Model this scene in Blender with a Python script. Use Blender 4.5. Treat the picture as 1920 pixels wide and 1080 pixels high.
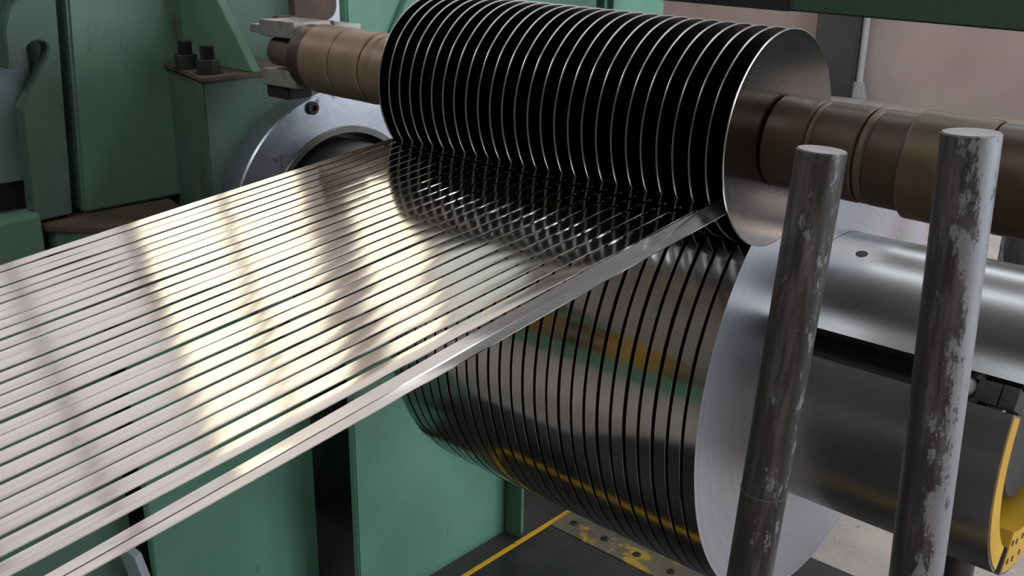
import bpy, bmesh, math, random
from mathutils import Vector, Matrix, noise
random.seed(7)
for o in list(bpy.data.objects): bpy.data.objects.remove(o)
scene = bpy.context.scene
COL = scene.collection
S = 0.02836          # metres per unit (one unit = one strip pitch)
FL = 58.0            # separator shaft height above the floor, in units
def V(x, y, z): return Vector((x*S, y*S, (z+FL)*S))

# ------------------------------------------------------------------ camera
FPX = 1872.129
cam_d = bpy.data.cameras.new('camera'); cam = bpy.data.objects.new('camera', cam_d); COL.objects.link(cam)
cam_d.sensor_width = 36.0; cam_d.lens = FPX*36/1920; cam_d.clip_start = 0.02; cam_d.clip_end = 200
yaw, pitch, roll = -0.7314, 0.3369, 0.0154
F = Vector((math.sin(yaw)*math.cos(pitch), math.cos(yaw)*math.cos(pitch), -math.sin(pitch)))
Rv = F.cross(Vector((0,0,1))).normalized(); Uv = Rv.cross(F)
R2 = math.cos(roll)*Rv + math.sin(roll)*Uv; U2 = -math.sin(roll)*Rv + math.cos(roll)*Uv
M = Matrix((R2, U2, -F)).transposed().to_4x4(); M.translation = V(25.2106, -49.6599, 10.1051)
cam.matrix_world = M
scene.camera = cam

# ------------------------------------------------------------------ world, exposure
w = bpy.data.worlds.new('world'); scene.world = w; w.use_nodes = True
w.node_tree.nodes['Background'].inputs[0].default_value = (0.75, 0.85, 1.0, 1)
w.node_tree.nodes['Background'].inputs[1].default_value = 1.0
scene.view_settings.view_transform = 'Standard'; scene.view_settings.look = 'None'
scene.view_settings.gamma = 1.0; scene.view_settings.use_curve_mapping = False
scene.view_settings.exposure = 0.0
# daylight strengths of the hall's glazing
SKY_STR = 9.0       # roof skylights
CLER_STR = 5.0      # clerestory band high in the back wall
DOOR_STR = 7.0      # open daylight door in the right wall
WIN_WARM = 1.85      # sunlit panes of the left wall
WIN_DULL = 0.64     # grimy panes of the left wall, also the added ceiling panel

# ------------------------------------------------------------------ materials
MATS = {}
def newmat(name):
    m = bpy.data.materials.new(name); m.use_nodes = True
    return m, m.node_tree.nodes, m.node_tree.links, m.node_tree.nodes['Principled BSDF']
def N(nodes, t, **kw):
    n = nodes.new(t)
    for k, v in kw.items():
        if k in n.inputs: n.inputs[k].default_value = v
        else: setattr(n, k, v)
    return n
def coords(nodes, links, scale=(1,1,1)):
    tc = nodes.new('ShaderNodeTexCoord'); mp = nodes.new('ShaderNodeMapping'); mp.inputs['Scale'].default_value = scale
    links.new(tc.outputs['Object'], mp.inputs['Vector']); return mp.outputs['Vector']
def ramp(nodes, stops):
    r = nodes.new('ShaderNodeValToRGB'); e = r.color_ramp.elements
    e[0].position, e[0].color = stops[0][0], (*stops[0][1], 1)
    e[1].position, e[1].color = stops[-1][0], (*stops[-1][1], 1)
    for p_, c_ in stops[1:-1]:
        q = e.new(p_); q.color = (*c_, 1)
    return r
def surface(name, stops, scale=8, detail=6, rough=(0.4, 0.6), metal=0.0, stretch=(1,1,1), bump=0.0, bscale=60, spec=0.5, layer=None):
    """noise-driven colour ramp + roughness + fine bump; layer=(colour, scale, lo, hi, stretch) adds stains / wear"""
    m, n, l, b = newmat(name)
    vec = coords(n, l, stretch)
    t = N(n, 'ShaderNodeTexNoise', Scale=scale, Detail=detail, Roughness=0.6); l.new(vec, t.inputs['Vector'])
    r = ramp(n, stops); l.new(t.outputs['Fac'], r.inputs['Fac']); col = r.outputs['Color']
    if layer:
        for (lc, ls, lo, hi, lst) in layer:
            v2 = coords(n, l, lst)
            t2 = N(n, 'ShaderNodeTexNoise', Scale=ls, Detail=7, Roughness=0.65); l.new(v2, t2.inputs['Vector'])
            mr = N(n, 'ShaderNodeMapRange'); mr.inputs['From Min'].default_value = lo; mr.inputs['From Max'].default_value = hi
            l.new(t2.outputs['Fac'], mr.inputs['Value'])
            mx = n.new('ShaderNodeMix'); mx.data_type = 'RGBA'; l.new(mr.outputs['Result'], mx.inputs['Factor'])
            l.new(col, mx.inputs['A']); mx.inputs['B'].default_value = (*lc, 1); col = mx.outputs['Result']
    l.new(col, b.inputs['Base Color'])
    mr = N(n, 'ShaderNodeMapRange'); mr.inputs['From Min'].default_value = 0.3; mr.inputs['From Max'].default_value = 0.7
    mr.inputs['To Min'].default_value = rough[0]; mr.inputs['To Max'].default_value = rough[1]
    l.new(t.outputs['Fac'], mr.inputs['Value']); l.new(mr.outputs['Result'], b.inputs['Roughness'])
    b.inputs['Metallic'].default_value = metal; b.inputs['Specular IOR Level'].default_value = spec
    if bump:
        t3 = N(n, 'ShaderNodeTexNoise', Scale=bscale, Detail=4); l.new(vec, t3.inputs['Vector'])
        bp = N(n, 'ShaderNodeBump', Strength=bump, Distance=0.002); l.new(t3.outputs['Fac'], bp.inputs['Height']); l.new(bp.outputs['Normal'], b.inputs['Normal'])
    MATS[name] = m; return m
def radial_steel(name, base, rough, freq, bump, var=0.25):
    """steel face turned or wound about the object's local X axis: fine concentric rings"""
    m, n, l, b = newmat(name)
    tc = n.new('ShaderNodeTexCoord'); sp = n.new('ShaderNodeSeparateXYZ'); l.new(tc.outputs['Object'], sp.inputs[0])
    cb = n.new('ShaderNodeCombineXYZ'); l.new(sp.outputs['Y'], cb.inputs[0]); l.new(sp.outputs['Z'], cb.inputs[1])
    ln = n.new('ShaderNodeVectorMath'); ln.operation = 'LENGTH'; l.new(cb.outputs[0], ln.inputs[0])
    t = N(n, 'ShaderNodeTexNoise', Scale=freq, Detail=5, Roughness=0.7); t.noise_dimensions = '1D'; l.new(ln.outputs['Value'], t.inputs['W'])
    r = ramp(n, [(0.25, tuple(c*(1-var) for c in base)), (0.75, tuple(min(1, c*(1+var)) for c in base))]); l.new(t.outputs['Fac'], r.inputs['Fac'])
    l.new(r.outputs['Color'], b.inputs['Base Color']); b.inputs['Metallic'].default_value = 1.0; b.inputs['Roughness'].default_value = rough
    bp = N(n, 'ShaderNodeBump', Strength=bump, Distance=0.001); l.new(t.outputs['Fac'], bp.inputs['Height']); l.new(bp.outputs['Normal'], b.inputs['Normal'])
    MATS[name] = m; return m
def glow(name, col, strength, scale=1.2):
    m, n, l, b = newmat(name)
    vec = coords(n, l); t = N(n, 'ShaderNodeTexNoise', Scale=scale, Detail=3); l.new(vec, t.inputs['Vector'])
    r = ramp(n, [(0.3, tuple(c*0.75 for c in col)), (0.7, col)]); l.new(t.outputs['Fac'], r.inputs['Fac'])
    l.new(r.outputs['Color'], b.inputs['Emission Color']); b.inputs['Emission Strength'].default_value = strength
    b.inputs['Base Color'].default_value = (0.5, 0.5, 0.5, 1)
    MATS[name] = m; return m

RUST = (0.075, 0.045, 0.03)
surface('green_paint', [(0.3, (0.10, 0.185, 0.132)), (0.7, (0.135, 0.24, 0.175))], scale=4, rough=(0.35, 0.55), bump=0.15, bscale=40,
        layer=[(RUST, 9, 0.60, 0.74, (1, 1, 0.35)), ((0.11, 0.22, 0.16), 3, 0.55, 0.75, (1, 1, 1))])
surface('green_paint_old', [(0.3, (0.062, 0.115, 0.082)), (0.7, (0.09, 0.155, 0.112))], scale=5, rough=(0.4, 0.6), bump=0.2, bscale=40,
        layer=[(RUST, 8, 0.57, 0.74, (1, 1, 0.3)), ((0.07, 0.15, 0.04), 4, 0.6, 0.8, (1, 1, 0.4))])
surface('mint_paint', [(0.3, (0.12, 0.29, 0.20)), (0.7, (0.155, 0.355, 0.255))], scale=4, rough=(0.35, 0.5), bump=0.1,
        layer=[(RUST, 14, 0.66, 0.76, (1, 1, 0.3))])
surface('grey_green_paint', [(0.3, (0.10, 0.17, 0.16)), (0.7, (0.16, 0.23, 0.23))], scale=4, rough=(0.35, 0.55), bump=0.1,
        layer=[(RUST, 8, 0.66, 0.78, (1, 1, 0.4))])
surface('beam_paint', [(0.3, (0.04, 0.078, 0.052)), (0.7, (0.055, 0.10, 0.068))], scale=3, rough=(0.45, 0.65), bump=0.1,
        layer=[((0.012, 0.012, 0.012), 14, 0.66, 0.74, (0.6, 1, 0.3))])
surface('rust', [(0.3, (0.05, 0.032, 0.025)), (0.7, (0.13, 0.085, 0.06))], scale=14, rough=(0.6, 0.85), bump=0.4)
surface('tan_steel', [(0.3, (0.21, 0.145, 0.095)), (0.7, (0.31, 0.225, 0.155))], scale=10, rough=(0.35, 0.5), metal=0.35, stretch=(0.4, 1, 1), bump=0.1,
        layer=[((0.15, 0.09, 0.055), 5, 0.55, 0.8, (1, 1, 1))])
surface('brown_steel', [(0.3, (0.05, 0.033, 0.022)), (0.7, (0.085, 0.058, 0.04))], scale=10, rough=(0.35, 0.5), metal=0.4, stretch=(0.4, 1, 1), bump=0.1)
surface('olive_steel', [(0.3, (0.085, 0.06, 0.035)), (0.7, (0.14, 0.10, 0.06))], scale=8, rough=(0.35, 0.5), metal=0.4, bump=0.1)
surface('black_steel', [(0.3, (0.012, 0.011, 0.011)), (0.7, (0.035, 0.032, 0.03))], scale=20, rough=(0.35, 0.55), metal=0.3, bump=0.2)
surface('neck_steel', [(0.3, (0.10, 0.095, 0.09)), (0.7, (0.18, 0.17, 0.165))], scale=6, rough=(0.3, 0.45), metal=0.8)
surface('block_steel', [(0.3, (0.30, 0.285, 0.265)), (0.7, (0.48, 0.46, 0.43))], scale=10, rough=(0.4, 0.55), metal=0.7, bump=0.2,
        layer=[((0.14, 0.09, 0.06), 12, 0.58, 0.72, (1, 1, 1))])
surface('pale_steel', [(0.3, (0.50, 0.54, 0.60)), (0.7, (0.66, 0.70, 0.76))], scale=6, rough=(0.4, 0.5), metal=0.3)
surface('flange_steel', [(0.3, (0.26, 0.28, 0.31)), (0.7, (0.42, 0.45, 0.50))], scale=5, rough=(0.22, 0.38), metal=0.85, bump=0.1,
        layer=[((0.10, 0.07, 0.055), 16, 0.62, 0.70, (1, 1, 1))])
surface('strip_steel', [(0.3, (0.66, 0.65, 0.63)), (0.7, (0.80, 0.79, 0.77))], scale=30, rough=(0.085, 0.14), metal=1.0, stretch=(1, 0.03, 1), bump=0.03, bscale=150)
surface('coil_steel', [(0.3, (0.33, 0.325, 0.32)), (0.7, (0.46, 0.45, 0.44))], scale=6, rough=(0.10, 0.16), metal=1.0, stretch=(1, 0.6, 0.6))
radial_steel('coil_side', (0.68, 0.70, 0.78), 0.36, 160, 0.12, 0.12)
radial_steel('coil_side_gap_shade', (0.22, 0.22, 0.225), 0.4, 160, 0.1, 0.12)  # darker copy of coil_side: shade between the rings put into the colour
radial_steel('disc_steel', (0.33, 0.315, 0.315), 0.15, 90, 0.05, 0.1)
radial_steel('disc_edge', (0.46, 0.445, 0.43), 0.30, 40, 0.0, 0.1)
surface('mandrel_steel', [(0.3, (0.29, 0.29, 0.29)), (0.7, (0.36, 0.355, 0.355))], scale=4, rough=(0.24, 0.30), metal=0.95, stretch=(0.15, 1, 1))
surface('rod_steel', [(0.35, (0.05, 0.045, 0.045)), (0.65, (0.12, 0.11, 0.11))], scale=16, rough=(0.35, 0.5), metal=0.6, stretch=(1, 1, 0.3), bump=0.5, bscale=110,
        layer=[((0.36, 0.36, 0.38), 26, 0.56, 0.63, (1, 1, 0.32))])
def rod_material(name, shift, grad):  # grad makes the pale patches spread towards local +X
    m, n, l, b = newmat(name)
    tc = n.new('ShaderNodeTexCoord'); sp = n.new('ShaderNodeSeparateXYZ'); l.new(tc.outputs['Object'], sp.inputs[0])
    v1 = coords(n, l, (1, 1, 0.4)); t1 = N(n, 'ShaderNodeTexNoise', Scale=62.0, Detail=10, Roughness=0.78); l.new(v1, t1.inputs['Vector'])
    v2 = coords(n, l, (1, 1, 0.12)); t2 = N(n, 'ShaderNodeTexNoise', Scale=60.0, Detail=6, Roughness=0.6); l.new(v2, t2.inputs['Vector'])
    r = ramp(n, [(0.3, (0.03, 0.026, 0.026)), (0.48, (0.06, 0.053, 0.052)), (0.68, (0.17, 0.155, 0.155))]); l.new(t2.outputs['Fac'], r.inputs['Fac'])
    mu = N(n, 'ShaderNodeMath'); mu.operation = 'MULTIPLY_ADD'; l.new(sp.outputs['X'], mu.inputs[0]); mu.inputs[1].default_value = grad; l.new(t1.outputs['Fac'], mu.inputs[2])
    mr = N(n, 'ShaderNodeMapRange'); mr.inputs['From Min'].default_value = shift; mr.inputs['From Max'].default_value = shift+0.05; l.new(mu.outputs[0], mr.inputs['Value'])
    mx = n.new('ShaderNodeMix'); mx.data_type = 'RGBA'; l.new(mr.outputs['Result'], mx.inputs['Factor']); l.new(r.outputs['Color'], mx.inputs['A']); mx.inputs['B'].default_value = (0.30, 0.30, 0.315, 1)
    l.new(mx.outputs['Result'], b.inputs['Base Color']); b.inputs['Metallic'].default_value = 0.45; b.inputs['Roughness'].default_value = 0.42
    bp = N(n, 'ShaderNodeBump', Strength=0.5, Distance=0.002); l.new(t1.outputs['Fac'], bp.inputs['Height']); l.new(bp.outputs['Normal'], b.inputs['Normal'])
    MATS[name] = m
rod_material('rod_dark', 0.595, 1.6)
rod_material('rod_pale_side', 0.585, 7.0)
surface('rod_top', [(0.3, (0.30, 0.28, 0.28)), (0.7, (0.48, 0.46, 0.46))], scale=25, rough=(0.5, 0.65), metal=0.5, bump=0.3)
surface('yellow_paint', [(0.3, (0.62, 0.34, 0.02)), (0.7, (0.78, 0.45, 0.03))], scale=10, rough=(0.35, 0.5), bump=0.1,
        layer=[((0.08, 0.06, 0.04), 16, 0.64, 0.7, (1, 1, 1))])
surface('worn_yellow', [(0.3, (0.10, 0.085, 0.06)), (0.7, (0.18, 0.15, 0.10))], scale=12, rough=(0.45, 0.7), bump=0.3,
        layer=[((0.50, 0.32, 0.03), 9, 0.54, 0.60, (0.6, 1, 1)), ((0.26, 0.09, 0.05), 14, 0.62, 0.68, (1, 1, 1))])
surface('dark_plate', [(0.3, (0.022, 0.02, 0.022)), (0.7, (0.05, 0.046, 0.048))], scale=6, rough=(0.35, 0.55), metal=0.3, bump=0.2)
surface('oily_steel', [(0.3, (0.03, 0.026, 0.025)), (0.7, (0.07, 0.058, 0.05))], scale=5, rough=(0.4, 0.7), bump=0.3)
surface('concrete', [(0.3, (0.40, 0.35, 0.315)), (0.7, (0.58, 0.515, 0.47))], scale=5, rough=(0.7, 0.9), bump=0.6, bscale=70,
        layer=[((0.66, 0.60, 0.55), 38, 0.62, 0.68, (1, 1, 1)), ((0.16, 0.13, 0.11), 30, 0.64, 0.7, (1, 1, 1))])
surface('wall_plaster', [(0.3, (0.36, 0.285, 0.27)), (0.7, (0.47, 0.385, 0.365))], scale=0.8, rough=(0.8, 0.95), bump=0.1,
        layer=[((0.16, 0.12, 0.11), 2.2, 0.66, 0.74, (1, 1, 1))])
surface('pale_bounce_wrap', [(0.3, (0.72, 0.62, 0.58)), (0.7, (0.82, 0.74, 0.70))], scale=4, rough=(0.6, 0.7))
surface('pallet_wood', [(0.3, (0.30, 0.20, 0.11)), (0.7, (0.42, 0.29, 0.17))], scale=5, rough=(0.7, 0.8), stretch=(1, 0.1, 1))
surface('roof_sheet', [(0.3, (0.22, 0.21, 0.21)), (0.7, (0.28, 0.27, 0.27))], scale=1, rough=(0.7, 0.8))
surface('dark_wall', [(0.3, (0.04, 0.037, 0.037)), (0.7, (0.06, 0.055, 0.055))], scale=1, rough=(0.7, 0.9))
surface('column_paint', [(0.3, (0.045, 0.045, 0.045)), (0.7, (0.07, 0.07, 0.07))], scale=2, rough=(0.5, 0.7))
surface('pipe_paint', [(0.3, (0.34, 0.33, 0.33)), (0.7, (0.48, 0.47, 0.47))], scale=4, rough=(0.5, 0.7))
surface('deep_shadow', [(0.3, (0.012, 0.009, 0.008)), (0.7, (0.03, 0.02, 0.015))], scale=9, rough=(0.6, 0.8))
glow('lamp_glow', (1.0, 0.86, 0.78), 140.0)
glow('skylight', (0.88, 0.95, 1.0), SKY_STR)
glow('clerestory', (0.90, 0.95, 1.0), CLER_STR)
glow('daylight_door', (0.80, 0.90, 1.0), DOOR_STR)
glow('sunlit_pane', (1.0, 0.90, 0.66), WIN_WARM, 0.5)
glow('hazy_pane', (0.80, 0.86, 0.76), WIN_DULL, 0.4)
glow('dull_pane', (0.92, 0.82, 0.82), WIN_DULL, 0.4)

# ------------------------------------------------------------------ builders
def obj(name, bm, mat, parent=None, origin=None, smooth=None):
    """link a bmesh (built in world metres) as one object; smooth = auto-smooth angle in degrees"""
    me = bpy.data.meshes.new(name)
    bmesh.ops.recalc_face_normals(bm, faces=bm.faces)
    if smooth is not None:
        lim = math.radians(smooth)
        for f in bm.faces: f.smooth = True
        for e in bm.edges:
            if len(e.link_faces) == 2 and e.calc_face_angle(0) > lim: e.smooth = False
    if origin is None:
        xs = [v.co for v in bm.verts]
        origin = Vector([(min(c[i] for c in xs)+max(c[i] for c in xs))/2 for i in range(3)])
    for v in bm.verts: v.co -= origin
    bm.to_mesh(me); bm.free()
    for mm in (mat if isinstance(mat, (list, tuple)) else [mat]): me.materials.append(MATS[mm])
    o = bpy.data.objects.new(name, me); COL.objects.link(o)
    place(o, origin, parent); return o
def place(o, origin, parent):
    o['wx'], o['wy'], o['wz'] = origin
    if parent:
        o.parent = parent; o.location = origin - Vector((parent['wx'], parent['wy'], parent['wz']))
    else: o.location = origin
def thing(name, label, cat, base, group=None):
    o = bpy.data.objects.new(name, None); COL.objects.link(o); o.empty_display_size = 0.05
    place(o, base, None); tag(o, label, cat, group); return o
def tag(o, label=None, cat=None, group=None, kind=None):
    if label: o['label'] = label
    if cat: o['category'] = cat
    if group: o['group'] = group
    if kind: o['kind'] = kind
    return o
def struct(name, bm, mat, label=None, **kw):
    o = obj(name, bm, mat, **kw); o['kind'] = 'structure'
    if label: o['label'] = label
    return o
def box(x0, x1, y0, y1, z0, z1, bm=None, bevel=0.0):
    b = bmesh.new(); a = V(x0, y0, z0); c = V(x1, y1, z1)
    bmesh.ops.create_cube(b, size=1.0)
    for v in b.verts: v.co = Vector([a[i] if v.co[i] < 0 else c[i] for i in range(3)])
    if bevel: bmesh.ops.bevel(b, geom=b.edges[:], offset=bevel*S, segments=2, affect='EDGES')
    return join(bm, b)
def join(bm, b):
    if bm is None: return b
    me = bpy.data.meshes.new('tmp'); b.to_mesh(me); bm.from_mesh(me); b.free(); bpy.data.meshes.remove(me); return bm
def prism(pts, axis, a0, a1, bm=None, bevel=0.0):
    """polygon extruded along an axis; axis X: pts=(y,z), Y: (x,z), Z: (x,y)"""
    b = bmesh.new()
    def P(p_, a): return V(a, *p_) if axis == 'X' else V(p_[0], a, p_[1]) if axis == 'Y' else V(p_[0], p_[1], a)
    v0 = [b.verts.new(P(q, a0)) for q in pts]; v1 = [b.verts.new(P(q, a1)) for q in pts]
    b.faces.new(v0); b.faces.new(v1)
    for i in range(len(pts)): b.faces.new((v0[i], v0[(i+1) % len(pts)], v1[(i+1) % len(pts)], v1[i]))
    bmesh.ops.recalc_face_normals(b, faces=b.faces)
    if bevel: bmesh.ops.bevel(b, geom=b.edges[:], offset=bevel*S, segments=2, affect='EDGES')
    return join(bm, b)
def lathe(p0, p1, prof, seg=48, bm=None, cap=True, matfn=None):
    """revolve prof [(s, r)] about the line p0->p1 (units); s measured from p0 in units"""
    b = bmesh.new(); A = V(*p0); D = (V(*p1)-A).normalized()
    q = D.orthogonal().normalized(); r_ = D.cross(q); rows = []
    for s, r in prof:
        rows.append([b.verts.new(A + D*(s*S) + (q*math.cos(2*math.pi*i/seg) + r_*math.sin(2*math.pi*i/seg))*(r*S)) for i in range(seg)])
    for k in range(len(rows)-1):
        for i in range(seg):
            f = b.faces.new((rows[k][i], rows[k][(i+1) % seg], rows[k+1][(i+1) % seg], rows[k+1][i]))
            if matfn: f.material_index = matfn(k)
    if cap:
        f0 = b.faces.new(rows[0]); f1 = b.faces.new(rows[-1][::-1])
        if matfn: f0.material_index = matfn(-1); f1.material_index = matfn(len(rows))
    return join(bm, b)
def cyl(p0, p1, r, seg=32, bm=None, bev=0.0):
    L = (Vector(p1)-Vector(p0)).length
    prof = [(0, r), (L, r)] if not bev else [(0, r-bev), (bev, r), (L-bev, r), (L, r-bev)]
    return lathe(p0, p1, prof, seg, bm)
def ring(x0, x1, yc, zc, ri, ro, seg=96, bev=0.0):
    """annulus about an axis parallel to X (closed)"""
    b = bmesh.new(); rows = []
    prof = [(x0, ri), (x0, ro-bev), (x0+bev, ro), (x1-bev, ro), (x1, ro-bev), (x1, ri)] if bev else [(x0, ri), (x0, ro), (x1, ro), (x1, ri)]
    for x, r in prof:
        rows.append([b.verts.new(V(x, yc+r*math.cos(2*math.pi*i/seg), zc+r*math.sin(2*math.pi*i/seg))) for i in range(seg)])
    n = len(rows)
    for k in range(n):
        for i in range(seg):
            b.faces.new((rows[k][i], rows[k][(i+1) % seg], rows[(k+1) % n][(i+1) % seg], rows[(k+1) % n][i]))
    return b
def sector(x0, x1, yc, zc, ri, ro, a0, a1, seg=24, bm=None):
    """part of an annulus between angles a0..a1 (degrees, from +Y towards +Z), parallel to X"""
    pts = [(yc+ro*math.cos(math.radians(a0+(a1-a0)*i/seg)), zc+ro*math.sin(math.radians(a0+(a1-a0)*i/seg))) for i in range(seg+1)]
    pts += [(yc+ri*math.cos(math.radians(a1+(a0-a1)*i/seg)), zc+ri*math.sin(math.radians(a1+(a0-a1)*i/seg))) for i in range(seg+1)]
    b = bmesh.new()
    def lay(x): return [b.verts.new(V(x, *q)) for q in pts]
    v0, v1 = lay(x0), lay(x1); n = len(pts); h = seg+1
    for i in range(n): b.faces.new((v0[i], v0[(i+1) % n], v1[(i+1) % n], v1[i]))
    for vv in (v0, v1):
        for i in range(seg): b.faces.new((vv[i], vv[i+1], vv[n-2-i], vv[n-1-i]))
    return join(bm, b)
def copy_obj(o, parent=None, loc=None):
    c = o.copy(); COL.objects.link(c)
    if parent: c.parent = parent
    if loc is not None: c.location = loc
    return c
ORD = ['nearest', 'second', 'third', 'fourth', 'fifth', 'sixth', 'seventh', 'eighth', 'ninth', 'tenth', 'eleventh', 'twelfth', 'thirteenth',
       'fourteenth', 'fifteenth', 'sixteenth', 'seventeenth', 'eighteenth', 'nineteenth', 'twentieth', 'twenty-first', 'twenty-second',
       'twenty-third', 'twenty-fourth', 'twenty-fifth', 'farthest']

# key dimensions (units)
YC, ZC, RC, RM = 10.0907, -16.3572, 16.0961, 8.9569     # mandrel axis, coil radius, mandrel radius
RD, TY, TZ = 5.8994, 0.0088, -0.0249                     # disc radius, separator shaft tilt
ZS, SL = -2.2304, 0.114                                  # strip plane height at the discs, slope
def AX(s): return (s, s*TY, s*TZ)                        # separator shaft axis

# ------------------------------------------------------------------ the hall
X0, X1, Y0, Y1, ZT = -400, 260, -330, 400, 300
struct('floor', box(X0, X1, Y0, Y1, -FL-2, -FL), 'concrete', 'grey-brown concrete shop floor')
wb_ = box(X0, X1, Y1, Y1+6, -FL, 195); box(X0, X1, Y1, Y1+6, 260, ZT, wb_); box(X0, -200, Y1, Y1+6, 195, 260, wb_); box(200, X1, Y1, Y1+6, 195, 260, wb_)
struct('wall_back', wb_, 'wall_plaster', 'stained pinkish concrete wall behind the machine')
struct('wall_front', box(X0, X1, Y0-6, Y0, -FL, ZT), 'dark_wall')
# left wall with glazed openings
wl = box(X0-6, X0, Y0, Y1, -FL, 110); box(X0-6, X0, Y0, Y1, 298, ZT, wl)
PANES = [(-60, 20, 'dull_pane'), (24, 74, 'dull_pane'), (78, 128, 'dull_pane'), (134, 178, 'sunlit_pane'), (182, 226, 'sunlit_pane'), (252, 300, 'sunlit_pane'), (306, 380, 'hazy_pane')]
box(X0-6, X0, Y0, -60, 110, 298, wl); box(X0-6, X0, 380, Y1, 110, 298, wl)
for a, b_ in zip(PANES[:-1], PANES[1:]): box(X0-6, X0, a[1], b_[0], 110, 298, wl)
struct('wall_left', wl, 'wall_plaster')
for i, (a, b_, mt) in enumerate(PANES):
    wo = struct('window_%d' % (i+1), box(X0-5, X0-4, a, b_, 110, 298), mt)
    fr = None
    for zz in (150, 195, 240): fr = box(X0-4, X0-2.5, a, b_, zz-1, zz+1, fr)
    obj('glazing_bar', fr, 'column_paint', wo)
# right wall with an open daylight door
wr = box(X1, X1+6, Y0, 70, -FL, ZT); box(X1, X1+6, 290, Y1, -FL, ZT, wr); box(X1, X1+6, 70, 290, 130, ZT, wr)
struct('wall_right', wr, 'wall_plaster')
struct('door_1', box(X1+4, X1+5, 70, 290, -FL, 130), 'daylight_door')
# roof with skylight bands
SKYL = [(-400, -250, -270, -190), (-50, 260, -270, -190), (-400, 260, 150, 178)]
rf = box(X0, X1, Y0, -270, ZT, ZT+4); box(-250, -50, -270, -190, ZT, ZT+4, rf); box(X0, X1, -190, 150, ZT, ZT+4, rf); box(X0, X1, 178, Y1, ZT, ZT+4, rf)
struct('ceiling', rf, 'roof_sheet')
for i, (a, b_, c_, d_) in enumerate(SKYL):
    struct('window_%d' % (len(PANES)+1+i), box(a, b_, c_, d_, ZT+3, ZT+4), 'skylight')
struct('window_%d' % (len(PANES)+5), box(-398, -215, 0, 330, ZT-1.2, ZT-0.4), 'dull_pane')  # glowing panel below the ceiling, added for the strips to reflect
struct('window_%d' % (len(PANES)+4), box(-200, 200, Y1+4, Y1+5, 195, 260), 'clerestory')

# ------------------------------------------------------------------ background by the back wall
t = tag(obj('steel_column', box(-187, -167, 392, 400, -FL, ZT, bevel=0.6), 'column_paint'), 'dark grey steel column against the back wall', 'column')
pb = thing('wall_pipe', 'thin pale pipe running down beside the dark grey column', 'pipe', V(-165, 396, -FL))
obj('pipe', cyl((-165.2, 396, -FL+8), (-165.2, 396, ZT), 1.6, 20), 'pipe_paint', pb, smooth=40)
obj('pipe_foot', prism([(-169, -FL), (-161, -FL), (-163.4, -FL+9), (-166.8, -FL+9)], 'Y', 394.5, 397.5), 'pipe_paint', pb)
tag(obj('kerb', box(-200, -150, 384, 392, -FL, -FL+2, bevel=0.3), 'pipe_paint'), 'low pale kerb at the foot of the dark grey column', 'kerb')

# ------------------------------------------------------------------ recoiler housing
H = thing('recoiler_housing', 'green painted steel housing of the recoiler behind the coil', 'machine housing', V(-60, 10, -FL))
def hp(name, bm, mat, label=None, **kw):
    o = obj(name, bm, mat, H, **kw)
    if label: o['label'] = label
    return o
hp('back_plate', box(-70, -67, -45, 79, -FL, 7), 'green_paint_old')
hp('lower_plate', box(-46, -45, 5.6, 28, -FL, -27.5, bevel=0.15), 'mint_paint', 'smooth mint green plate under the coil')
hp('rib', box(-67, -42.5, 28, 28.5, -FL, -26, bevel=0.05), 'green_paint')
hp('recess_plate', box(-53, -52, -12.8, 5.6, -FL, -24, bevel=0.1), 'mint_paint')
hp('side_plate', box(-67, -56, -36, -12.8, -FL, -22, bevel=0.1), 'green_paint')
hp('diagonal_brace', prism([(-14.45, -44.0), (-13.75, -43.8), (-12.75, -48.4), (-13.5, -48.6)], 'X', -56, -52.4), 'pale_steel', 'short pale diagonal brace')
# bearing box with ledge and bolts
hp('bearing_box', prism([(-53, -2.9), (-65.5, 0.6), (-67, 0.6), (-67, 20), (-53, 20)], 'Z', -30, -2.0, bevel=0.15), 'green_paint_old')
ledge = hp('ledge', prism([(-52.7, -3.2), (-65.7, 0.3), (-67, 0.3), (-67, 9), (-52.7, 9)], 'Z', -2.0, -1.62, bevel=0.08), 'rust', 'rusty ledge on top of the bearing box')
def stud(x, y, z):
    nut = lathe((x, y, z), (x, y, z+2), [(0, 1.25), (0.14, 1.25), (0.14, 1.05), (1.2, 1.05), (1.28, 0.95), (1.28, 0.55)], 6)
    o = obj('nut', nut, 'black_steel', ledge)
    prof = []
    for k in range(12): prof += [(1.1+k*0.11, 0.66), (1.155+k*0.11, 0.58)]
    prof += [(2.45, 0.62), (2.52, 0.5)]
    obj('stud', lathe((x, y, z), (x, y, z+2), prof, 20), 'black_steel', ledge)
stud(-59.6, -0.45, -1.62); stud(-55.0, -1.0, -1.62)
obj('plug', cyl((-57.5, 3.6, -1.62), (-57.5, 3.6, -1.2), 1.0, 24, bev=0.1), 'rust', ledge, smooth=40)
hp('gusset', prism([(-53.0, -1.62), (-65, -1.62), (-65, 7), (-59.97, 7)], 'Y', 2.2, 3.15, bevel=0.08), 'green_paint')
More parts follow.
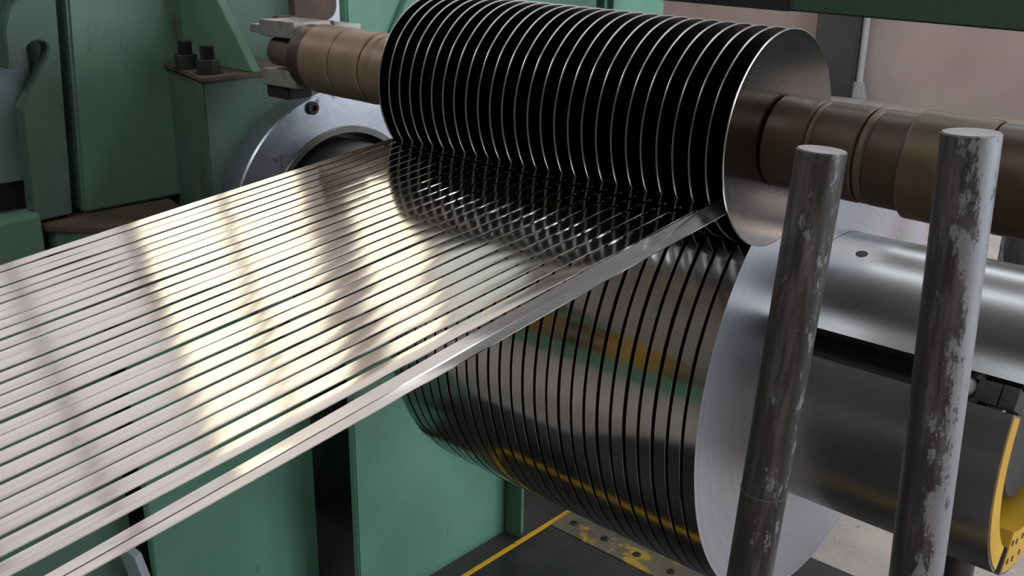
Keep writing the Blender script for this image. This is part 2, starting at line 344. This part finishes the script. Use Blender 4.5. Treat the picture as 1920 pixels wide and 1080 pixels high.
# left casting: main panel, hooked panel, shelf
hp('main_panel', prism([(-8.5, 7), (-9.6, -14.6), (1.5, -14.6), (1.5, -1.9), (6.3, -1.9), (6.3, 7)], 'X', -67, -64.3, bevel=0.25), 'green_paint')
hook = [(-12.9, 7), (-13.05, 4.61), (-13.77, 3.86), (-14.35, 2.29), (-14.5, -0.15), (-14.61, -0.94), (-13.96, -0.99), (-13.1, 0.32), (-12.6, 0.9), (-12.26, 1.16),
        (-11.9, 1.25), (-11.57, 1.21), (-11.2, 1.08), (-10.97, 0.85), (-10.92, 0.4), (-11.24, -0.39), (-13.98, -4.52), (-13.84, -4.81), (-14.24, -14.5), (-10.75, -14.3), (-9.72, 4.6), (-9.6, 7)]
hp('hooked_panel', prism(hook, 'X', -65.6, -64.0, bevel=0.1), 'green_paint_old', 'green panel with a slanted round-ended notch')
hp('grey_panel', box(-67.2, -66, -40, -12, -11, 7), 'grey_green_paint')
hp('lower_grey_panel', prism([(-66.0, -40), (-66.0, -13.2), (-62.5, -14.3), (-58.5, -40)], 'Z', -24, -13.6, bevel=0.1), 'green_paint')
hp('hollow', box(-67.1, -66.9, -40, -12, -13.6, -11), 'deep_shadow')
shelf = [(-66, -13.4), (-64.2, -14.0), (-62.8, -13.8), (-61, -12.6), (-58.9, -10.6), (-56.3, -6.5), (-54.2, -3.0), (-66, -0.5)]
hp('shelf', prism(shelf, 'Z', -15.2, -14.7, bevel=0.08), 'rust', 'rusty brown curved shelf')
hp('shelf_body', prism([(x_*0.985-0.6, y_*0.97+0.2) for x_, y_ in shelf], 'Z', -24, -15.2), 'green_paint_old')
# upper right of the housing
hp('upper_panel', box(-67, -60, 18.8, 61.6, -14, 7, bevel=0.2), 'mint_paint')
hp('slant_panel', prism([(24.5, -2), (24.5, 0.4), (26.4, 3.5), (28.4, 7), (50, 7), (50, -2)], 'X', -60, -59.2, bevel=0.1), 'mint_paint')
hp('corner_post', box(-67, -60, 64.4, 78.4, -FL, 7, bevel=0.9), 'mint_paint', smooth=40)
# bearing flange round the mandrel
fl = hp('bearing_flange', ring(-53.6, -50.3, YC, ZC, 9.3, 12.95, 120, 0.15), 'flange_steel', 'grey machined bearing flange', smooth=40)
obj('inner_rim', ring(-53.0, -50.1, YC, ZC, 8.7, 9.32, 120, 0.1), 'neck_steel', fl, smooth=40)
for k in range(6):
    a = math.radians(107.5 + k*60)
    y_, z_ = YC+12.0*math.cos(a)*1.0, ZC+12.0*math.sin(a)
    obj('flange_bolt', lathe((-50.35, y_, z_), (-49, y_, z_), [(0, 0.62), (0.35, 0.62), (0.42, 0.55), (0.42, 0.3), (0.1, 0.28)], 20), 'black_steel', fl, smooth=40)

# ------------------------------------------------------------------ overhead beam
bt = thing('overhead_beam', 'dark green overhead beam crossing behind the separator shaft', 'beam', V(30, 63, -FL))

def bz(x): return 3.07 + (x+48)*(-0.0235)
obj('dark_box', prism([(-56, bz(-56)-0.05), (-31, bz(-31)-0.05), (-31, bz(-31)+11.1), (-56, bz(-56)+11.1)], 'Y', 59.6, 67.4, bevel=0.1), 'dark_plate', bt)['label'] = 'black left length of the beam'  # near-black box round the left length of the beam
obj('beam', prism([(-60, bz(-60)), (46, bz(46)), (46, bz(46)+11), (-60, bz(-60)+11)], 'Y', 60, 67, bevel=0.2), 'beam_paint', bt)
obj('support_post', box(36, 44, 60.5, 66.5, -FL, bz(40), bevel=0.2), 'beam_paint', bt)

# ------------------------------------------------------------------ separator shaft with its discs
SP = thing('disc_separator_shaft', 'brown separator shaft carrying twenty-seven thin steel discs above the strips', 'separator', V(*AX(-12)))
obj('core', cyl(AX(-40), AX(26), 1.7, 32), 'black_steel', SP, smooth=40)
obj('journal', cyl(AX(-45.2), AX(-40), 1.18, 32, bev=0.1), 'rust', SP, smooth=40)['label'] = 'dark bare shaft end held in the bracket'
def spacer(s0, s1, r, mat, bev=0.06):
    return obj('spacer', cyl(AX(s0), AX(s1), r, 64, bev=bev), mat, SP, smooth=30)
spacer(-40.9, -39.3, 2.5, 'brown_steel', 0.2); spacer(-39.25, -35.75, 2.66, 'tan_steel', 0.12); spacer(-35.65, -32.35, 2.64, 'tan_steel', 0.12)
spacer(-32.3, -31.3, 2.58, 'tan_steel', 0.2); spacer(-31.2, -26.1, 2.58, 'tan_steel', 0.15)
spacer(0.08, 2.35, 2.48, 'brown_steel', 0.1); spacer(2.37, 2.72, 2.44, 'olive_steel', 0.1); spacer(2.73, 5.05, 2.46, 'brown_steel', 0.08); spacer(5.07, 5.6, 2.43, 'olive_steel', 0.15); spacer(5.61, 7.4, 2.45, 'brown_steel', 0.08)
spacer(7.4, 11.0, 2.72, 'olive_steel', 0.1); spacer(11.02, 14.2, 2.6, 'brown_steel', 0.1); spacer(14.22, 21.0, 2.6, 'brown_steel', 0.1)
TH = 0.05
dprof = [(-TH, 2.4), (-TH, RD-0.06), (-TH*0.5, RD), (TH*0.5, RD), (TH, RD-0.06), (TH, 2.4)]
disc0 = None
for k in range(27):
    c = V(*AX(-k))
    if disc0 is None:
        b = bmesh.new(); rows = []; seg = 128
        for x, r in dprof: rows.append([b.verts.new(V(x, r*math.cos(2*math.pi*i/seg), r*math.sin(2*math.pi*i/seg))) for i in range(seg)])
        for q in range(len(rows)):
            for i in range(seg):
                f = b.faces.new((rows[q][i], rows[q][(i+1) % seg], rows[(q+1) % 6][(i+1) % seg], rows[(q+1) % 6][i]))
                f.material_index = 1 if q in (1, 2, 3) else 0
        disc0 = obj('separator_disc', b, ['disc_steel', 'disc_edge'], SP, origin=V(0, 0, 0), smooth=14)
        disc0.location = c - Vector((SP['wx'], SP['wy'], SP['wz']))
    else:
        d = copy_obj(disc0, SP, c - Vector((SP['wx'], SP['wy'], SP['wz'])))
        d.rotation_euler = (random.uniform(0, 6.28), random.uniform(-0.003, 0.003), random.uniform(-0.003, 0.003))
    if k < 26:
        obj('spacer', cyl(AX(-k-0.94), AX(-k-0.06), 2.5, 40), 'black_steel', SP, smooth=40)

# bracket that holds the far end of the shaft
BR = thing('shaft_end_bracket', 'steel clevis bracket gripping the far end of the separator shaft', 'bracket', V(-48, 1, -2))
obj('upper_jaw', box(-46.1, -41.4, -1.5, 2.2, 2.35, 3.62, bevel=0.08), 'block_steel', BR)
obj('lower_jaw', box(-46.1, -41.4, -1.5, 2.2, -1.55, -0.25, bevel=0.08), 'block_steel', BR)
obj('back_block', box(-46.6, -42.4, 2.2, 3.4, -1.55, 3.5, bevel=0.1), 'rust', BR)
obj('pad', box(-46, -43, -1.2, 1.2, -2.6, -1.55, bevel=0.1), 'black_steel', BR)
arm = [(3.2, 2.75), (8.0, 2.75), (8.6, 2.85), (9.15, 3.1), (9.5, 3.5), (9.65, 4.0), (9.75, 12), (4.9, 12), (4.9, 3.4), (3.2, 3.4)]
obj('rusty_arm_plate', prism(arm, 'X', -50.9, -50.0, bevel=0.08), 'rust', BR)
obj('pale_side_plate', box(-52.5, -51, 8.6, 10.75, 2.1, 12, bevel=0.05), 'pale_steel', BR)
obj('bridge_plate', box(-52.5, -46.6, 1.9, 9.6, 2.0, 2.7, bevel=0.05), 'block_steel', BR)
# far-off bearing that carries the near end of the shaft, hung from the beam
HG = thing('shaft_hanger', 'green hanger bracket carrying the near end of the separator shaft', 'bracket', V(23, 30, 0))
obj('bearing', ring(21.2, 24.8, AX(23)[1], AX(23)[2], 1.75, 4.5, 48, 0.2), 'beam_paint', HG, smooth=40)
obj('hanger_arm', box(21.5, 24.5, 4.3, 59.9, -2, 4.5, bevel=0.2), 'beam_paint', HG)

# ------------------------------------------------------------------ mandrel
MD = thing('expanding_mandrel', 'grey steel mandrel of four segments with a yellow painted end', 'mandrel', V(0, YC, ZC-RM))
def on_cyl(x, r, a): return (x, YC+r*math.cos(math.radians(a)), ZC+r*math.sin(math.radians(a)))
gaps = [(52, 62), (144.3, 154.9), (233, 243), (322, 332)]
XE = 13.5
for i in range(4):
    a0 = gaps[i][1]; a1 = gaps[(i+1) % 4][0] + (360 if i == 3 else 0)
    sg = obj('segment', sector(-31, XE, YC, ZC, 7.3, RM, a0, a1, 40), 'mandrel_steel', MD, smooth=30)
    b = sector(XE, XE+0.06, YC, ZC, 7.4 if i != 2 else 6.3, RM-0.2, a0+0.6, a1-0.6, 40)
    obj('painted_end', b, 'yellow_paint', sg)['label'] = 'yellow painted segment end'
    if i == 2:
        for aa in (248, 256, 266, 280):
            for rr in (7.0, 8.1): obj('screw', cyl(on_cyl(XE+0.02, rr, aa), on_cyl(XE+0.09, rr, aa), 0.2, 12), 'black_steel', sg)
    if i == 2: obj('end_web', sector(XE-2.5, XE, YC, ZC, 6.3, 7.3, a0, a1, 24), 'yellow_paint', sg)
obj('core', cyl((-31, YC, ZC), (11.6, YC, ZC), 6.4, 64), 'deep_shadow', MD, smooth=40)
obj('neck', cyl((-52.9, YC, ZC), (-31, YC, ZC), 7.9, 72), 'neck_steel', MD, smooth=40)
obj('hub', cyl((11.6, YC, ZC), (12.8, YC, ZC), 4.6, 48, bev=0.15), 'black_steel', MD, smooth=40)
for k in range(8):
    a = math.radians(k*45+20)
    obj('hub_bolt', cyl((11.6, YC+5.5*math.cos(a), ZC+5.5*math.sin(a)), (12.3, YC+5.5*math.cos(a), ZC+5.5*math.sin(a)), 0.45, 6), 'block_steel', MD)
def on_cyl(x, r, a): return (x, YC+r*math.cos(math.radians(a)), ZC+r*math.sin(math.radians(a)))
obj('wedge_pin', cyl(on_cyl(10.75, 6.3, 149.6), on_cyl(10.75, 8.55, 149.6), 0.55, 24, bev=0.1), 'block_steel', MD, smooth=40)
wb = sector(11.35, 12.5, YC, ZC, 6.3, 8.5, 145.5, 153.5, 6); obj('wedge_block', wb, 'black_steel', MD)
wb = sector(12.6, 13.4, YC, ZC, 6.3, 8.6, 145.5, 153.5, 6); obj('wedge_block', wb, 'black_steel', MD)
obj('oil_plug', cyl(on_cyl(2.2, RM-0.3, 104.9), on_cyl(2.2, RM+0.02, 104.9), 0.36, 24), 'rust', MD, smooth=40)

# ------------------------------------------------------------------ the slit strips and their coils
n_ = Vector((0, -SL, 1)).normalized()
ytan = YC + RC*n_.y                       # strip touches the coil here
WD = 0.395                                  # half strip width
coil_proto = inner_proto = None
def strip_mesh(k):
    xc = -k-0.5; b = bmesh.new(); th = 0.045
    rnd = random.Random(100+k)
    roll0, roll1 = rnd.gauss(0, 0.008), rnd.gauss(0, 0.017)
    crown = rnd.uniform(0.002, 0.014)
    lat, sag, ph = rnd.gauss(0, 0.035), rnd.uniform(0, 0.12), rnd.uniform(0, 50)
    path = []
    # over the top of the coil, then straight out towards the slitter
    for d_ in (9, 6, 3, 0):
        a = math.atan2(n_.z, n_.y) - math.radians(d_)
        path.append((YC+(RC+0.02)*math.cos(a), ZC+(RC+0.02)*math.sin(a), 0.0))
    ny = 56
    for i in range(1, ny+1):
        y = ytan - (ytan+80)*i/ny
        path.append((y, ZS+SL*y, max(0.0, (-y-4)/76.0)))
    rows = []
    for (y, z, u) in path:
        q = max(0.0, min(1.0, (-y-2)/36.0))
        wob = noise.noise(Vector((k*3.7, y*0.09+ph, 0)))*0.02*q
        r = roll0 + (roll1-roll0)*q + noise.noise(Vector((k*5.1, y*0.05+ph, 7)))*0.02*q
        dz = wob - sag*q*0.6
        x0 = xc + lat*q
        if k == 0:
            def pl(tab):
                for (ya, va), (yb, vb) in zip(tab[:-1], tab[1:]):
                    if y >= yb:
                        f_ = (y-ya)/(yb-ya); return va+(vb-va)*max(0, min(1, f_))
                return tab[-1][1]
            fx = pl([(12, -0.89), (0, -0.92), (-15, -0.95), (-22, -0.86), (-27, -0.74), (-34, -0.58), (-41, -0.45), (-80, 0.1)])
            fz = pl([(6, 0), (-6, 0), (-15, -0.02), (-22, -0.03), (-27, -0.06), (-34, -0.14), (-41, -0.21), (-80, -0.5)])
            nx = pl([(12, -0.11), (0, -0.08), (-6, -0.07), (-15, -0.02), (-22, 0.20), (-27, 0.38), (-34, 0.46), (-41, 0.50), (-80, 0.95)])
            nz = pl([(6, 0), (0, -0.22), (-6, -0.40), (-15, -0.36), (-22, -0.25), (-27, -0.18), (-34, -0.16), (-41, -0.14), (-80, -0.4)])
            kk = 0.028*q
            prof = [(fx+(nx-fx)*g_ - xc, fz+(nz-fz)*g_ + e_*kk) for g_, e_ in ((0, 0), (0.28, 0.35), (0.55, 1.0), (0.60, 0.45), (0.8, 0.1), (1, 0))]
            x0 = xc
        else:
            prof = [(a_*WD, dz + r*a_*WD + crown*q*(1-a_*a_)) for a_ in (-1, -0.6, -0.2, 0.2, 0.6, 1)]
        rows.append([b.verts.new(V(x0+a, y, z+c)) for a, c in prof] + [b.verts.new(V(x0+a, y, z+c-th)) for a, c in reversed(prof)])
    m = len(rows[0])
    for i in range(len(rows)-1):
        for j in range(m): b.faces.new((rows[i][j], rows[i][(j+1) % m], rows[i+1][(j+1) % m], rows[i+1][j]))
    b.faces.new(rows[0]); b.faces.new(rows[-1][::-1])
    return b
for k in range(26):
    lab = ('%s narrow slit steel strip counted from the camera side, with the coil it winds onto' % ORD[k])
    if k == 0: lab = 'nearest narrow steel strip, sagging apart from the rest, with its white-faced coil'
    if k == 25: lab = 'farthest narrow slit steel strip, beside the green housing, with its coil'
    t = thing('slit_strip', lab, 'steel strip', V(-k-0.5, YC, ZC-RC), 'slit strips winding onto the mandrel')
    obj('strip', strip_mesh(k), 'strip_steel', t, origin=V(-k-0.5, -30, ZS-30*SL), smooth=20 if k else 4)
    cen = V(-k-0.5, YC, ZC)
    if coil_proto is None:
        b = ring(-k-0.5-0.39, -k-0.5+0.39, YC, ZC, RM+0.02, RC, 180, 0.015)
        for f in b.faces:
            f.material_index = 1 if abs(f.normal.x) > 0.9 or f.calc_center_median().x == 0 else 0
        bmesh.ops.recalc_face_normals(b, faces=b.faces)
        for f in b.faces:
            f.normal_update(); f.material_index = 1 if abs(f.normal.x) > 0.9 else 0
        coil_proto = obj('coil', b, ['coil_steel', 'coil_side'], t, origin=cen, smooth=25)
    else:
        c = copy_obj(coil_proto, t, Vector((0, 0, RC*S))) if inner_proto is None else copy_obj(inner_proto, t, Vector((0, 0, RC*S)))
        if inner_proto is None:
            c.data = c.data.copy(); c.data.materials[1] = MATS['coil_side_gap_shade']; inner_proto = c
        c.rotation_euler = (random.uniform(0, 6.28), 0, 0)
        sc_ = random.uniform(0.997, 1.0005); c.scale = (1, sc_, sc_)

# ------------------------------------------------------------------ upright rods by the mandrel
def rod(top, bot, r, label, mat, weld=None):
    T, B = Vector(top), Vector(bot); D = (B-T)/(T.z-B.z); foot = T + D*(T.z+FL)
    t = thing('steel_rod', label, 'rod', V(*foot), 'upright rods in front of the mandrel')
    L = (foot-T).length
    b = lathe((0, 0, -FL), (0, 0, 0), [(-L/2, r), (-L/6, r), (L/6, r*1.004), (L/2-0.05, r), (L/2, r-0.05)], 48)
    sh = obj('shaft', b, mat, t, origin=Vector((0, 0, 0)), smooth=40)
    mid = (T+foot)/2; sh.location = V(*mid) - V(*foot); sh.rotation_mode = 'QUATERNION'; sh.rotation_quaternion = Vector((0, 0, 1)).rotation_difference((T-foot).normalized())
    obj('top_face', cyl(tuple(T-D.normalized()*0.012), tuple(T+D.normalized()*0.02), r-0.055, 40), 'rod_top', t, smooth=40)
    if weld:
        W = T + D*(T.z-weld)
        obj('weld_bead', lathe(tuple(W), tuple(W+D), [(0, r*0.9), (0.04, r+0.03), (0.1, r+0.03), (0.14, r*0.9)], 40), 'neck_steel', t, smooth=60)
    obj('base_plate', box(foot.x-3, foot.x+3, foot.y-3, foot.y+3, -FL, -FL+0.5, bevel=0.1), 'black_steel', t)
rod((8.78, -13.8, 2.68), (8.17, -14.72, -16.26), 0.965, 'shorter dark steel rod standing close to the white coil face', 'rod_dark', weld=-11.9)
rod((13.98, -13.49, 4.01), (14.65, -13.42, -13.77), 1.0, 'taller dark steel rod with pale right side, nearer the yellow mandrel end', 'rod_pale_side')
# frame behind the mandrel
FR = thing('back_stand', 'dark rusty pipe stand behind the mandrel', 'stand', V(6.5, 24.6, -FL))
obj('cross_bar', cyl((4.6, 24.6, -8.4), (24, 24.6, -8.4), 0.95, 32, bev=0.35), 'rod_steel', FR, smooth=50)
obj('post', cyl((6.6, 24.6, -FL), (6.6, 24.6, -9.2), 1.2, 32), 'rod_steel', FR, smooth=40)
obj('post', cyl((22, 24.6, -FL), (22, 24.6, -9.2), 1.2, 32), 'rod_steel', FR, smooth=40)

# ------------------------------------------------------------------ floor platform under the coil
PF = thing('floor_platform', 'low dark steel floor platform with worn yellow edging under the coil', 'platform', V(-15, 20, -FL))
obj('dark_plate', box(-41.1, 14, -6, 31.75, -FL, -57.05, bevel=0.08), 'dark_plate', PF)
obj('yellow_edge', box(-41.75, -41.1, -6, 36, -FL, -56.95, bevel=0.1), 'yellow_paint', PF)
stp = obj('bolted_strip', box(-41.1, 14, 31.75, 36, -FL, -56.95, bevel=0.08), 'worn_yellow', PF); stp['label'] = 'worn strip with patches of yellow paint and bolts'
for k in range(12):
    obj('bolt', lathe((-39.1+k*4.7, 34.0-0.06*k, -57), (-39.1+k*4.7, 34.0-0.06*k, -56), [(0, 0.5), (0.12, 0.5), (0.16, 0.44), (0.16, 0.25), (0.08, 0.23)], 16), 'black_steel', stp, smooth=40)
obj('yellow_edge', box(-41.1, 14, -8.5, -6, -FL, -56.95, bevel=0.1), 'yellow_paint', PF)
obj('oily_plate', box(-66.9, -41.75, -36, 40, -FL, -57.75, bevel=0.05), 'oily_steel', PF)  # oily floor plate; the part under the housing darkens the recess for shade
obj('dark_floor_cover', box(-41.5, 5.5, -150, -8.6, -FL, -57.7, bevel=0.05), 'dark_plate', PF)  # unseen dark floor plate, added for the lower coil to reflect
obj('outer_plate', box(-41.7, 14, 36, 48.5, -FL, -57.7, bevel=0.05), 'dark_plate', PF)

# ------------------------------------------------------------------ the rest of the line, plus an added lamp and bounce coil, out of the frame
TS = thing('tension_stand', 'green tension stand with a steel roll feeding the strips', 'machine', V(-13, -78, -FL))
obj('roll', cyl((-29, -78, ZS-78*SL-6.9), (3, -78, ZS-78*SL-6.9), 5.4, 64, bev=0.2), 'mandrel_steel', TS, smooth=40)
for xx in (-33, 3.2): obj('side_frame', box(xx, xx+3.8, -86, -70, -FL, -8, bevel=0.3), 'green_paint', TS)
obj('cross_tie', box(-29.2, 3.2, -84, -81, -40, -34, bevel=0.2), 'green_paint', TS)
CR = thing('crane_girder', 'yellow overhead crane girder high across the hall', 'crane', V(-70, -220, 150))
obj('girder', box(-396, 256, -226, -214, 150, 175, bevel=0.5), 'yellow_paint', CR)
obj('end_carriage', box(-399.5, -390, -245, -195, 142, 150, bevel=0.5), 'yellow_paint', CR)
obj('end_carriage', box(250, 259.5, -245, -195, 142, 150, bevel=0.5), 'yellow_paint', CR)

WP = thing('bounce_coil_pallet', 'unseen pale coil on a pallet, added to brighten the nearest disc', 'coil', V(92, 168, -FL))  # pale coil added out of view as a bright reflection for the nearest disc
for k in range(5): obj('pallet_board', box(66+k*11, 74+k*11, 140, 197, -FL+2.2, -FL+3.2), 'pallet_wood', WP)
for yy in (141, 166, 191): obj('pallet_bearer', box(66, 118, yy, yy+5, -FL, -FL+2.2), 'pallet_wood', WP)
obj('bounce_coil', lathe((92, 168, -FL+3.2), (92, 168, 0), [(0, 9), (0, 27.5), (0.6, 28), (9.4, 28), (10, 27.5), (10, 9)], 64, cap=False), 'pale_bounce_wrap', WP, smooth=30)
def hang_fill_lamp(x, y, label):  # unseen lamp added to brighten the floor that the nearest disc reflects
    t_ = thing('fill_lamp', label, 'lamp', V(x, y, 160), 'added fill lamps under the roof')
    obj('lamp_shade', lathe((x, y, 160), (x, y, 200), [(0, 14), (6, 10), (12, 5), (16, 4), (16, 3.2), (12, 4.4), (6, 9.4), (0.2, 13.4)], 32, cap=False), 'pipe_paint', t_, smooth=40)
    obj('bulb', lathe((x, y, 161), (x, y, 200), [(0, 0.5), (0.6, 5), (2.4, 7), (5, 6), (7, 3)], 24), 'lamp_glow', t_, smooth=60)
    obj('cable', cyl((x, y, 176), (x, y, ZT), 0.3, 8), 'black_steel', t_)
hang_fill_lamp(105, 175, 'fill lamp added out of view over the pale coil')
SM = thing('slitting_machine', 'yellow and green slitting machine far across the hall', 'machine', V(-170, -240, -FL))
obj('green_base', box(-260, -90, -262, -222, -FL, -28, bevel=1.0), 'mint_paint', SM)
for xx in (-255, -205, -150, -100): obj('housing_post', box(xx, xx+14, -256, -228, -28, 22, bevel=1.0), 'yellow_paint', SM)
obj('top_tie', box(-258, -84, -252, -232, 22, 32, bevel=1.0), 'mint_paint', SM)
obj('arbor', cyl((-241, -242, -6), (-100, -242, -6), 7, 32), 'block_steel', SM, smooth=40)
for o in bpy.data.objects:
    for kk in ('wx', 'wy', 'wz'):
        if kk in o: del o[kk]
